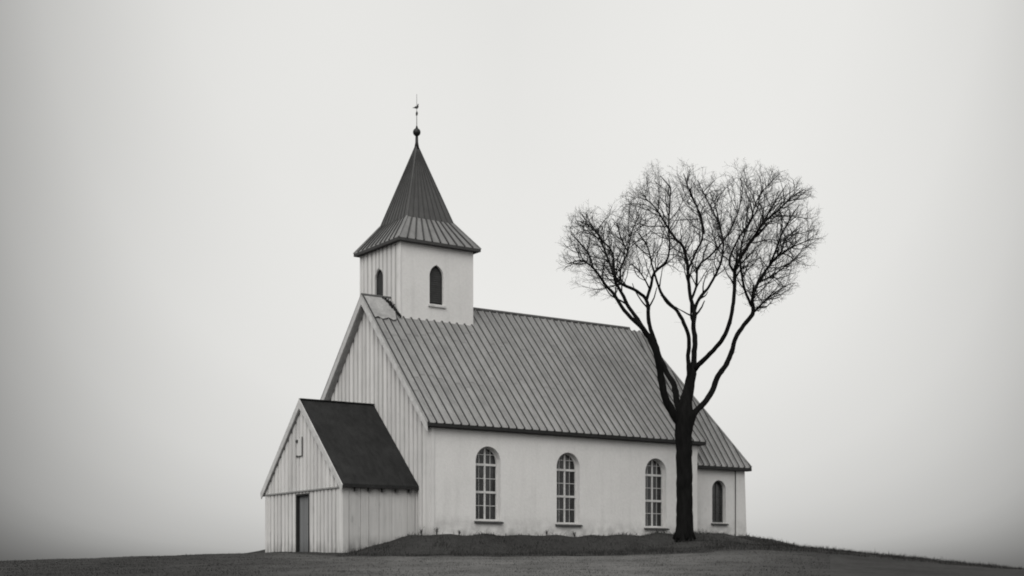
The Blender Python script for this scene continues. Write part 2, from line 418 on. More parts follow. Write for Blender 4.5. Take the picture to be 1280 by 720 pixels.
# nave roof
def roof_slab(mb, eave, ridge, u0, u1, th, mi=0, edge_u=None):
    """eave/ridge = (v,z); sheet of thickness th below"""
    mb.hexa([(u0, eave[0], eave[1]-th), (u1, eave[0], eave[1]-th), (u1, ridge[0], ridge[1]-th), (u0, ridge[0], ridge[1]-th),
             (u0, eave[0], eave[1]), (u1, eave[0], eave[1]), (u1, ridge[0], ridge[1]), (u0, ridge[0], ridge[1])], mi)
mb = MB()
eS, rS = (-OE, zl(HE)), (W/2, zl(HR)); eN = (W+OE, zl(HE))
NPAN = 38; u0, u1 = -OG, LN+OG; pw = (u1-u0)/NPAN
nS = Vector((0, -(HR-HE), W/2+OE)).normalized(); nN = Vector((0, HR-HE, W/2+OE)).normalized()
for i in range(NPAN):
    a = u0+i*pw; j = random.uniform(-.006, .006)
    for e, nn in ((eS, nS), (eN, nN)):
        E, Rr = Vector((0, e[0], e[1])), Vector((0, rS[0], rS[1]))
        cut = [0]+sorted(max(.1, min(.9, c+random.gauss(0, .05))) for c in (.36, .70))+[1]
        for k in range(3):
            p, q = E.lerp(Rr, cut[k]-(.006 if k else 0)), E.lerp(Rr, cut[k+1])
            lo_, hi_ = nn*(j+.008*(k > 0)+.004), nn*j; X0, X1 = Vector((a, 0, 0)), Vector((a+pw, 0, 0))
            mb.face([p+X0+lo_, p+X1+lo_, q+X1+hi_, q+X0+hi_], 0)
            if k: mb.face([p+X0+lo_, p+X1+lo_, p+X1+hi_-nn*.004, p+X0+hi_-nn*.004], 0)
for e, nn in ((eS, nS), (eN, nN)):
    mb.hexa([(u0, e[0], e[1]-.11), (u1, e[0], e[1]-.11), (u1, rS[0], rS[1]-.13), (u0, rS[0], rS[1]-.13),
             (u0, e[0], e[1]-.012), (u1, e[0], e[1]-.012), (u1, rS[0], rS[1]-.012), (u0, rS[0], rS[1]-.012)], 1)
    for i in range(NPAN+1):
        a = u0+i*pw+random.uniform(-.006, .006); a = min(max(a, u0+.03), u1-.03)
        A, B = Vector((a, e[0]+(-.012 if e is eS else .012), e[1])), Vector((a, rS[0], rS[1]))
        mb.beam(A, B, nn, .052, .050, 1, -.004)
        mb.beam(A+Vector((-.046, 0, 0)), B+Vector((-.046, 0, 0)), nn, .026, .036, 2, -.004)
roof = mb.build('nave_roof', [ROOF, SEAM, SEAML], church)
mb = MB(); 
mb.tube([(u0-.01, W/2, zl(HR)+.02), (u1, W/2, zl(HR)+.02)], [.062, .062], 10); mb.build('ridge_cap', plain('ridge_zinc', .12, .6, .3, .3), roof)
mb = MB(); mb.box((u0+.006, -OE-.035, zl(HE)-.115), (u1-.006, -OE+.03, zl(HE)-.012)); mb.box((u0+.02, -OE+.03, zl(HE)-.13), (u1-.02, .03, zl(HE)-.10))
mb.build('gutter', DARK, roof)
mb = MB()
for e in (eS, eN):
    sg = 1 if e is eS else -1
    a, b = Vector((u0-.03, e[0]+sg*.02, e[1]-.015)), Vector((u0-.03, W/2, zl(HR)-.015))
    mb.prism([a, b, b+Vector((0, 0, -.30)), a+Vector((0, 0, -.28))], (.04, 0, 0), 0)
    mb.prism([a+Vector((.045, sg*.10, -.20)), b+Vector((.045, 0, -.30)), b+Vector((.045, 0, -.34)), a+Vector((.045, sg*.10, -.24))], (.19, 0, 0), 1)
mb.build('bargeboard', [TRIM, TRIMG], roof)
# pale lead flashing in front of the tower with lichen along its upper edge
mb = MB(); 
def onroof(u, v, h=.0): p = Vector((u, v, roof_z(v)))+nS*h; return p
lo = [(-.20+.14*i, 3.42+.05*math.sin(i*2.1)+.045*i*(i > 6)) for i in range(9)]
poly = [onroof(a, b, .060) for a, b in lo]+[onroof(TU-.01, 4.10, .060), onroof(TU-.01, 4.22, .060), onroof(-.2, 4.22, .060)]
mb.prism(poly, nS*.012)
mb.build('flashing', LEAD, roof)
mb = MB(); random.seed(3)
for i in range(46):
    t = i/45; p = onroof(TU-.06-.30*(1-t)**1.5+random.uniform(-.05, .05), 4.2-.66*t, .075)
    r = random.uniform(.018, .048)
    mb.tube([p+Vector((0, 0, -.03)), p+Vector((random.uniform(-.05, .05), 0, r)), p+Vector((random.uniform(-.08, .08), 0, 2.2*r))], [r, r*.8, r*.15], 5)
mb.build('lichen', LICHEN, roof)

# glazed windows
def outline(op, inset, seg=18):
    a, b, zs0, zsp, zt, kind = op; a += inset; b -= inset; f = arch_fn(a, b, zsp, zt-inset, kind)
    ss = [(a+b)/2-(b-a)/2*math.cos(math.pi*i/seg) for i in range(seg+1)]
    return [(a, zs0+inset)]+[(s, f(s)) for s in ss]+[(b, zs0+inset)], f
def ring(mb, P, o1, o2, n, d):
    n = Vector(n)*d; k = len(o1)
    for i in range(k):
        j = (i+1) % k; a, b, c, e = (Vector(P(*q)) for q in (o1[i], o1[j], o2[j], o2[i]))
        mb.hexa([a, b, c, e, a+n, b+n, c+n, e+n])
def glazed(op, P, outn, dep, sash=True, sill=True):
    a, b, zs0, zsp, zt, kind = op; outn = Vector(outn)
    back = lambda s, z: Vector(P(s, z))-outn*dep
    o1, _ = outline(op, .004); o2, f = outline(op, .05)
    win = MB()
    ring(win, back, o1, o2, outn, .05)
    w = win.build('window', TRIM, church)
    g = MB(); g.face([back(s, z)+outn*.012 for s, z in o2]); g.build('pane', GLASS, w)
    c = (a+b)/2; H = zt-zs0
    m = MB()
    def bar(s0, z0, s1, z1, wd, d0, d1):
        if s0 == s1: q = [(s0-wd/2, z0), (s0+wd/2, z0), (s0+wd/2, z1), (s0-wd/2, z1)]
        else: q = [(s0, z0-wd/2), (s1, z0-wd/2), (s1, z0+wd/2), (s0, z0+wd/2)]
        A = [back(*p)+outn*d0 for p in q]; m.hexa(A+[p+outn*(d1-d0) for p in A])
    m0, m1 = a+.05, b-.05
    zt1 = zs0+.05+(zsp-zs0)*.46; zt2 = zs0+.05+(zsp-zs0)*.93
    bar(c, zs0+.05, c, f(c), .062, .012, .046)
    bar(m0, zt1, m1, zt1, .075, .014, .058); bar(m0, zt2, m1, zt2, .075, .014, .058)
    for z in ((zs0+.05+zt1)/2, (zt1+zt2)/2): bar(m0, z, m1, z, .019, .012, .030)
    for s in ((m0+c)/2, (m1+c)/2):
        bar(s, zt2, s, f(s), .018, .012, .030); bar(s, zs0+.05, s, zt2, .010, .012, .026)
    zh = zt2+.62*(f(c)-zt2); r = (m1-m0)/2; hw = r*math.sqrt(max(0, 1-((zh-zsp)/(zt-.05-zsp))**2)) if zh > zsp else r
    bar(c-hw, zh, c+hw, zh, .018, .012, .028)
    m.build('glazing_bar', TRIM, w)
    sill_part(w, op, P, outn)
    return w
def sill_part(parent, op, P, outn, mat=None, ex=.06, th=.075, pr=.10):
    a, b, zs0 = op[:3]; s = MB(); outn = Vector(outn)
    A = [Vector(P(a-ex, zs0-th-.02)), Vector(P(b+ex, zs0-th-.02)), Vector(P(b+ex, zs0-.02)), Vector(P(a-ex, zs0-.02))]
    q = [p-outn*.02 for p in A]; r = [A[0]+outn*pr, A[1]+outn*pr, A[2]+outn*pr+Vector((0, 0, -.035)), A[3]+outn*pr+Vector((0, 0, -.035))]
    s.hexa(q+r)
    B = [Vector(P(a+.01, zs0-.03)), Vector(P(b-.01, zs0-.03)), Vector(P(b-.01, zs0+.02)), Vector(P(a+.01, zs0+.02))]
    s.build('sill', mat or SILL, parent)
for op in NW: glazed(op, lambda s, z: (s, 0, z), (0, -1, 0), .26)

# ------------------------------------------------------------------ chancel
mb = MB()
wall(mb, lambda s, z: (s, VC, z), LN-.3, LN+LC, BASE+.2, zl(HC), CW, (0, 1, 0), .26)
mb.face([(LN+LC, VC, BASE+.2), (LN+LC, W-VC, BASE+.2), (LN+LC, W-VC, zl(HC)), (LN+LC, VC, zl(HC))])
mb.face([(LN, W-VC, BASE+.2), (LN+LC, W-VC, BASE+.2), (LN+LC, W-VC, zl(HC)), (LN, W-VC, zl(HC))])
ch = mb.build('chancel_wall', PLC, church)
op = CW[0]
w = MB(); o1, _ = outline(op, .004); o2, f = outline(op, .045); bk = lambda s, z: Vector((s, VC+.21, z))
ring(w, bk, o1, o2, (0, -1, 0), .04); win = w.build('window', SILL, church)
g = MB(); g.face([bk(s, z)+Vector((0, -.012, 0)) for s, z in o2]); g.build('pane', GLASS, win)
m = MB()
c = (op[0]+op[1])/2
m.box((c-.012, VC+.172, op[2]+.045), (c+.012, VC+.197, f(c))); 
for t in (.28, .52, .76): m.box((op[0]+.045, VC+.176, op[2]+t*(op[3]-op[2])-.008+.05), (op[1]-.045, VC+.196, op[2]+t*(op[3]-op[2])+.008+.05))
m.build('glazing_bar', LOUV, win)
sill_part(win, op, lambda s, z: (s, VC, z), (0, -1, 0))
# corner pilaster, broadening to a battered foot
mb = MB(); p0, p1 = LN+LC-.42, LN+LC
top, bot = zl(HC)-.10, BASE+.2
mb.hexa([(p0-.02, VC-.09, bot), (p1+.10, VC-.09, bot), (p1+.10, VC+.5, bot), (p0-.02, VC+.5, bot), (p0, VC-.035, top), (p1+.03, VC-.035, top), (p1+.03, VC+.5, top), (p0, VC+.5, top)])
mb.build('corner_pilaster', PLC, church)
mb = MB(); mb.box((p0-.03, VC-.03, bot), (p0-.006, VC-.004, top)); mb.build('downpipe', SILL, church)
# hipped roof
cr = []
RZc = zl(HR)-.05; ev = .2; eu = LN+LC+.22
A = Vector((LN+.02, VC-ev, zl(HC))); Bp = Vector((eu, VC-ev, zl(HC))); Cp = Vector((eu, W-VC+ev, zl(HC))); Dp = Vector((LN+.02, W-VC+ev, zl(HC)))
R0 = Vector((LN+.02, W/2, RZc)); R1 = Vector((UA, W/2, RZc))
mb = MB(); dz = Vector((0, 0, -.10))
for q in ([A, Bp, R1, R0], [Bp, Cp, R1], [Cp, Dp, R0, R1]):
    mb.prism(q, dz, 0)
nn = (Bp-A).cross(R0-A).normalized(); nn = nn if nn.z > 0 else -nn
i = 0
while True:
    uu = LN+.18+i*.30; i += 1
    if uu > eu-.05: break
    a = Vector((uu, VC-ev-.01, zl(HC)))
    if uu <= UA: b = Vector((uu, W/2, RZc))
    else: b = Bp.lerp(R1, (eu-uu)/(eu-UA))
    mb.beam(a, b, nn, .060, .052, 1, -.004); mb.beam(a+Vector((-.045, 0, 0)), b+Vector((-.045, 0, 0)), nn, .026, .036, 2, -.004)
ne = Vector((1, 0, .3)).normalized()
for i in range(1, 26):
    t = i/26; a = Bp.lerp(Cp, t); vv = a.y; k = 1-abs(vv-W/2)/(W/2-VC+ev); b = Bp.lerp(R1, k) if vv < W/2 else Cp.lerp(R1, k); b.y = vv
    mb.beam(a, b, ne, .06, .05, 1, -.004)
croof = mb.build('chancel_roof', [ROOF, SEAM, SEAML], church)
mb = MB(); mb.tube([Bp+Vector((0, 0, .02)), R1+Vector((0, 0, .03))], [.045, .045], 8); mb.tube([Cp+Vector((0, 0, .02)), R1+Vector((0, 0, .03))], [.045, .045], 8)
mb.build('hip_cap', ROOF, croof)
mb = MB(); mb.box((LN+.05, VC-ev-.03, zl(HC)-.125), (eu-.004, VC-ev+.02, zl(HC)-.012)); mb.build('gutter', DARK, croof)
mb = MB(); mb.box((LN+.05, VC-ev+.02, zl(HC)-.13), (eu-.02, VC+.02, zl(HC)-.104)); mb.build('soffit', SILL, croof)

# ------------------------------------------------------------------ tower
t0, t1, s0, s1 = TU, TU+TL, TV-TW/2, TV+TW/2
zr = roof_z(W/2)-1.3
SO = (2.10, 2.68, zl(9.60), zl(10.60), zl(11.0), 'pointed')
WO = (4.83, 5.40, zl(9.80), zl(10.62), zl(10.95), 'pointed')
mb = MB(); TT = zl(TZ)-.05
wall(mb, lambda s, z: (s, s0, z), t0, t1, zr, TT, [SO], (0, 1, 0), .22, 0)
mb.face([(t1, s0, zr), (t1, s1, zr), (t1, s1, TT), (t1, s0, TT)], 0); mb.face([(t0, s1, zr), (t1, s1, zr), (t1, s1, TT), (t0, s1, TT)], 0)
wall(mb, lambda s, z: (t0, s, z), s0, s1, zr, TT, [WO], (1, 0, 0), .22, 1)
# planks on the west face
v = s0+.10; fW = arch_fn(*[WO[0]-.03, WO[1]+.03, WO[3], WO[4]+.04], 'pointed')
while v < s1-.12:
    w = min(random.uniform(.15, .19), s1-.10-v); a, b = v, v+w; d = random.uniform(.016, .026)
    lo_, hi_ = WO[0]-.03, WO[1]+.03
    if b < lo_ or a > hi_:
        mb.prism([(t0-.003, a, zr), (t0-.003, b, zr), (t0-.003, b, TT), (t0-.003, a, TT)], (-d, 0, 0), 2)
    else:
        a2, b2 = max(a, lo_), min(b, hi_)
        mb.prism([(t0-.003, a, zr), (t0-.003, b, zr), (t0-.003, b, WO[2]-.04), (t0-.003, a, WO[2]-.04)], (-d, 0, 0), 2)
        ss = [a2+(b2-a2)*i/4 for i in range(5)]
        zz = [fW(s) for s in ss]
        mb.prism([(t0-.003, s, z) for s, z in zip(ss, zz)]+[(t0-.003, b2, TT), (t0-.003, a2, TT)], (-d, 0, 0), 2)
        if a < lo_: mb.prism([(t0-.003, a, WO[2]-.03), (t0-.003, lo_, WO[2]-.03), (t0-.003, lo_, TT), (t0-.003, a, TT)], (-d, 0, 0), 2)
        if b > hi_: mb.prism([(t0-.003, hi_, WO[2]-.03), (t0-.003, b, WO[2]-.03), (t0-.003, b, TT), (t0-.003, hi_, TT)], (-d, 0, 0), 2)
    v += w+random.uniform(.09, .13)
for a, b in ((s0-.03, s0+.09), (s1-.09, s1+.03)): mb.box((t0-.035, a, zr), (t0-.003, b, TT), 2)
tower = mb.build('tower', [PLT, BDG, BDT], church)
def louvre(op, P, outn, dep):
    outn = Vector(outn); back = lambda s, z: Vector(P(s, z))-outn*dep
    o1, _ = outline(op, .003, 12); o2, f = outline(op, .04, 12); w = MB(); ring(w, back, o1, o2, outn, .05)
    w.face([back(s, z)+outn*.006 for s, z in o2])
    a, b = op[0]+.04, op[1]-.04; z = op[2]+.09
    while z < op[4]-.12:
        aa, bb = a, b
        if z > op[3]:
            r = (z-op[3])/(op[4]-op[3]); k = (1-r**1.6)*(b-a)/2*.95; aa, bb = (a+b)/2-k, (a+b)/2+k
        q = [back(aa, z)+outn*.03, back(bb, z)+outn*.03, back(bb, z+.055)+outn*.012, back(aa, z+.055)+outn*.012]
        w.hexa(q+[p+Vector((0, 0, .014)) for p in q]); z += .075
    return w.build('louvred_window', LOUV, tower)
lw = louvre(SO, lambda s, z: (s, s0, z), (0, -1, 0), .14)
mb = MB(); mb.box((SO[0]-.07, s0-.07, SO[2]-.10), (SO[1]+.07, s0-.003, SO[2]-.035)); mb.build('window_sill', TRIM, tower)
louvre(WO, lambda s, z: (t0, s, z), (-1, 0, 0), .10)
# bell-cast spire
cu, cvv = (t0+t1)/2, TV
def sq(hu, hv, z): return [Vector((cu-hu, cvv-hv, zl(z))), Vector((cu+hu, cvv-hv, zl(z))), Vector((cu+hu, cvv+hv, zl(z))), Vector((cu-hu, cvv+hv, zl(z)))]
EA = sq(TL/2+TE, TW/2+TE, TZ); KA = sq(TK, TK, TKZ); AP = Vector((cu, cvv, zl(TAP)+.05))
mb = MB()
mid = [e.lerp(k, .55)+Vector((0, 0, -.004)) for e, k in zip(EA, KA)]
for i in range(4):
    j = (i+1) % 4
    mb.face([EA[i], EA[j], mid[j], mid[i]], 0); mb.face([mid[i], mid[j], KA[j], KA[i]], 0); mb.face([KA[i], KA[j], AP], 1)
    e2 = [p+Vector((0, 0, -.10)) for p in (EA[i], EA[j])]; mb.face([EA[i], EA[j], e2[1], e2[0]], 2)
    n1 = (EA[j]-EA[i]).cross(mid[i]-EA[i]).normalized(); n2 = (mid[j]-mid[i]).cross(KA[i]-mid[i]).normalized(); n3 = (KA[j]-KA[i]).cross(AP-KA[i]).normalized()
    NS = 10
    for k in range(1, NS):
        t = k/NS; a, b, c = EA[i].lerp(EA[j], t), mid[i].lerp(mid[j], t), KA[i].lerp(KA[j], t)
        mb.beam(a, b, n1, .045, .040, 2, -.002); mb.beam(b, c, n2, .045, .036, 2, -.002)
    for k in range(1, 8):
        t = k/8; a = KA[i].lerp(KA[j], t)+n3*.0; b = a.lerp(AP, .93)
        mb.beam(a, b, n3, .022, .022, 3, -.002)
    hip = (n1+((EA[i]-EA[i-1]).cross(mid[i]-EA[i]).normalized())).normalized()
    mb.beam(EA[i], mid[i], hip, .06, .04, 0, -.01); mb.beam(mid[i], KA[i], hip, .06, .04, 0, -.01); mb.beam(KA[i], AP, hip, .05, .03, 1, -.01)
bt = [p+Vector((0, 0, -.10)) for p in EA]; mb.face(bt, 2)
mb.build('spire', [SKIRT, SPIRE, SPSEAM, SPSEAM2], tower)
mb = MB(); pz = lambda y: zl((HOR-y)/FPX*51.517)
mb.tube([(cu, cvv, pz(187)), (cu, cvv, pz(178)), (cu, cvv, pz(170))], [.10, .055, .05], 10)
zc = pz(165.3); R = .142
mb.tube([(cu, cvv, zc+R*1.02*math.sin(t)) for t in [-1.5+3.0*i/12 for i in range(13)]], [max(.04, R*math.cos(-1.5+3.0*i/12)) for i in range(13)], 16)
mb.tube([(cu, cvv, zc+R*.8), (cu, cvv, zc+R*1.6)], [.06, .025], 8)
mb.build('finial_ball', IRON, tower, True)
# weathercock turned so that its flank shows
mb = MB(); mb.tube([(cu, cvv, zc+.1), (cu, cvv, pz(117.5))], [.014, .006], 6)
d = Vector((.80, -.60, 0)).normalized()
def flat(pts, y0, sc):
    c0 = Vector((cu, cvv, pz(y0))); nrm = Vector((d.y, -d.x, 0))
    mb.prism([c0+d*(x*sc)+Vector((0, 0, z*sc))-nrm*.012 for x, z in pts], nrm*.024)
flat([(-1.6, -.2), (-.9, .0), (-.5, .35), (-.1, .35), (.25, .75), (.35, 1.15), (.75, 1.2), (.6, .8), (.72, .3), (.5, -.35), (.1, -.6), (-.4, -.5), (-.9, -.35)], 134, .098)
flat([(-.35, -.9), (.35, -.7), (.5, .2), (.3, .9), (-.25, .8), (-.45, 0)], 142, .085)
mb.build('weathercock', IRON, tower)

# ------------------------------------------------------------------ porch
f0 = -PLN; v0, v1 = PC-PW/2, PC+PW/2; pslope = (PHR-PHE)/(PW/2+POE)
def pz_(v): return zl(PHE)+pslope*(PW/2+POE-abs(v-PC))
D0, D1, DT = 3.30, 4.28, zl(2.70)     # door opening
PB = -.12; HL = zl(2.80)
mb = MB()
# base layer (gaps), with the door hole
for q in ([(v0, PB), (D0, PB), (D0, HL), (v0, HL)], [(D1, PB), (v1, PB), (v1, HL), (D1, HL)], [(D0, DT), (D1, DT), (D1, HL), (D0, HL)],
          [(v0, HL), (v1, HL), (v1, pz_(v1)-.1), (PC, pz_(PC)-.1), (v0, pz_(v0)-.1)]):
    mb.face([(f0, a, b) for a, b in q], 1)
for a in (D0, D1): mb.face([(f0, a, PB), (f0+.25, a, PB), (f0+.25, a, DT), (f0, a, DT)], 0)
mb.face([(f0, D0, DT), (f0, D1, DT), (f0+.25, D1, DT), (f0+.25, D0, DT)], 0)
v = v0+.20
while v < v1-.18:
    w = min(random.uniform(.14, .19), v1-.17-v); a, b = v, v+w; d = random.uniform(.022, .034)
    for (p, q) in ((a, min(b, D0)), (max(a, D1), b)):
        if q-p > .02: mb.prism([(f0-.004, p, PB+random.uniform(0, .06)), (f0-.004, q, PB+random.uniform(0, .06)), (f0-.004, q, HL-.01), (f0-.004, p, HL-.01)], (-d, 0, 0), 0)
    p, q = max(a, D0), min(b, D1)
    if q-p > .02: mb.prism([(f0-.004, p, DT+.01), (f0-.004, q, DT+.01), (f0-.004, q, HL-.01), (f0-.004, p, HL-.01)], (-d, 0, 0), 0)
    v += w+random.uniform(.09, .13)
for a, b in ((v0-.03, v0+.17), (v1-.17, v1+.03)): mb.prism([(f0-.004, a, PB), (f0-.004, b, PB), (f0-.004, b, HL-.01), (f0-.004, a, HL-.01)], (-.045, 0, 0), 0)
v = v0+.02
while v < v1-.05:
    w = min(random.uniform(.15, .19), v1-.02-v); a, b = v, v+w; d = random.uniform(.045, .058)
    pts = [(f0-.004, a, HL+.02), (f0-.004, b, HL+.02), (f0-.004, b, max(HL+.03, pz_(b)-.12))]
    if a < PC < b: pts.append((f0-.004, PC, pz_(PC)-.12))
    pts.append((f0-.004, a, max(HL+.03, pz_(a)-.12))); mb.prism(pts, (-d, 0, 0), 0)
    v += w+random.uniform(.09, .13)
mb.build('porch_front_wall', [BDP, BDG], church)
mb = MB(); mb.box((f0-.075, v0-.04, HL-.03), (f0-.006, v1+.04, HL+.018)); mb.build('drip_board', TRIMG, church)
# sides: broad boards with cover strips
for vv, sg in ((v0, -1), (v1, 1)):
    mb = MB(); mb.face([(f0, vv, PB), (0, vv, PB), (0, vv, zl(PHE)), (f0, vv, zl(PHE))], 1)
    for a, b in ((f0, f0+.20), (f0+.225, f0+.62), (f0+.64, f0+.92), (f0+.945, f0+1.30), (f0+1.325, f0+1.78), (f0+1.80, f0+2.36), (f0+2.385, -.09), (-.07, -.02)):
        d = random.uniform(.014, .026); mb.hexa([(a, vv+sg*.003, PB), (b, vv+sg*.003, PB), (b, vv+sg*d, PB), (a, vv+sg*d, PB), (a, vv+sg*.003, zl(PHE)-.06), (b, vv+sg*.003, zl(PHE)-.06), (b, vv+sg*d, zl(PHE)-.06), (a, vv+sg*d, zl(PHE)-.06)], 0)
    mb.build('porch_side_wall', [BDS, BDG], church)
rafters = []; random.seed(11)
for i in range(5):
    a = f0+.42+i*.50; mb = MB(); rafters.append(mb); mb.box((a-.045, v0-.16, zl(PHE)-.22), (a+.045, v0-.03, zl(PHE)-.115))
# door
dr = empty('door', (0, 0, 0)); bpy.data.objects.remove(dr)
mb = MB(); nb = 5; wd = (D1-D0-.10)/nb
for i in range(nb): mb.box((f0+.10, D0+.05+i*wd+.006, PB+.03), (f0+.14+random.uniform(-.004, .004), D0+.05+(i+1)*wd-.006, DT-.06))
mb.box((f0+.145, D0, PB), (f0+.16, D1, DT))
door = mb.build('door', DOOR, church)
mb = MB(); mb.box((f0-.02, D0, PB), (f0+.12, D0+.045, DT)); mb.box((f0-.02, D1-.045, PB), (f0+.12, D1, DT)); mb.box((f0-.02, D0+.045, DT-.05), (f0+.12, D1-.045, DT)); mb.build('door_frame', DARK, door)
mb = MB(); mb.tube([(f0+.10, D0+.14, .98), (f0+.055, D0+.14, .98), (f0+.055, D0+.24, .98)], [.012, .012, .010], 6); mb.build('handle', IRON, door)
# hatch outline in the gable
mb = MB(); hv0, hv1, hz0, hz1 = 3.70, 4.12, zl(3.98), zl(4.56)
mb.box((f0-.066, hv0, hz0), (f0-.060, hv1, hz1), 0)
mb.box((f0-.082, hv0-.02, hz0-.02), (f0-.058, hv0+.02, hz1+.06), 1); mb.box((f0-.080, hv0+.02, hz0-.02), (f0-.058, hv1, hz0+.012), 1)
mb.box((f0-.095, hv1-.10, hz1-.12), (f0-.058, hv1+.03, hz1-.02), 1); mb.box((f0-.085, hv1-.06, hz0-.03), (f0-.058, hv1+.02, hz0+.04), 1)
mb.build('hatch', [BDP, SILL], church)
# porch roof
mb = MB(); q0, q1 = f0-POG, -.036
e0, e1 = v0-POE, v1+POE
npS = Vector((0, -pslope, 1)).normalized(); npN = Vector((0, pslope, 1)).normalized()
for e in (e0, e1):
    mb.hexa([(q0+.03, e, zl(PHE)-.11), (q1, e, zl(PHE)-.11), (q1, PC, zl(PHR)-.12), (q0+.03, PC, zl(PHR)-.12), (q0, e, zl(PHE)), (q1, e, zl(PHE)), (q1, PC, zl(PHR)), (q0, PC, zl(PHR))], 0)
    nn = npS if e == e0 else npN; m_ = 5
    for i in range(1, m_):   # overlapping strips of felt
        u_ = q0+(q1-q0)*i/m_+random.uniform(-.04, .04)
        mb.beam((u_, e, zl(PHE)), (u_, PC, zl(PHR)), nn, .05, .007, 0, -.001)
mb.beam((q0+.002, PC, zl(PHR)+.012), (q1, PC, zl(PHR)+.012), (0, 0, 1), .16, .03, 0, -.02)
proof = mb.build('porch_roof', PORCHR, church)
for r_ in rafters: r_.build('rafter_tail', SILL, proof)
mb = MB()
for e, sg in ((e0, 1), (e1, -1)):
    a, b = Vector((q0-.03, e-sg*.02, zl(PHE)-.03)), Vector((q0-.03, PC, zl(PHR)-.005))
    mb.prism([a, b, b+Vector((0, 0, -.30)), a+Vector((0, sg*.06, -.20))], (.032, 0, 0), 0)
    mb.prism([a+Vector((.034, sg*.12, -.06)), b+Vector((.034, 0, -.27)), b+Vector((.034, 0, -.33)), a+Vector((.034, sg*.12, -.12))], (.085, 0, 0), 1)
mb.build('bargeboard', [TRIM, TRIMG], proof)

# ------------------------------------------------------------------ weeds at the wall foot
def weed(px_, u, v, h, n, label):
    x, y = to_world(u, v); z = float(terrain(x, y, True))
    o = MB(); random.seed(int(u*100)+5)
    for i in range(n):
        a = random.uniform(0, 6.28); l = h*random.uniform(.5, 1); r = random.uniform(.1, .45)*l; h0 = l
        p = [Vector((0, 0, -.03)), Vector((math.cos(a)*r*.4, math.sin(a)*r*.4, l*.6)), Vector((math.cos(a)*r, math.sin(a)*r, l))]
        o.tube(p, [.008, .006, .002], 4)
        for t in (.45, .7, .9):
            q = p[0].lerp(p[2], t); b = random.uniform(0, 6.28); e = Vector((math.cos(b), math.sin(b), .5))*random.uniform(.02, .05); s = Vector((-e.y, e.x, 0))*.35
            o.face([q, q+e*.5+s, q+e, q+e*.5-s])
    ob = o.build('weed', WEED, None, fix=False); ob.location = (x, y, z)
    tag(ob, label, 'weed', 'weeds along the foot of the church walls')
WEED = plain('dry_weed', .05, .9, .1, .4)
weed(0, -.20, .30, .30, 12, 'thin dark weed standing in the angle between porch side and nave corner')
weed(0, .12, -.16, .26, 13, 'dark weed just right of the front nave corner')
weed(0, 1.0, -.14, .17, 14, 'low weed tuft left of and below the first nave window')
weed(0, 4.55, -.14, .20, 14, 'small weed against the plaster between the first and second nave windows')
weed(0, 5.75, -.12, .22, 14, 'weed growing beneath the sill of the second nave window')

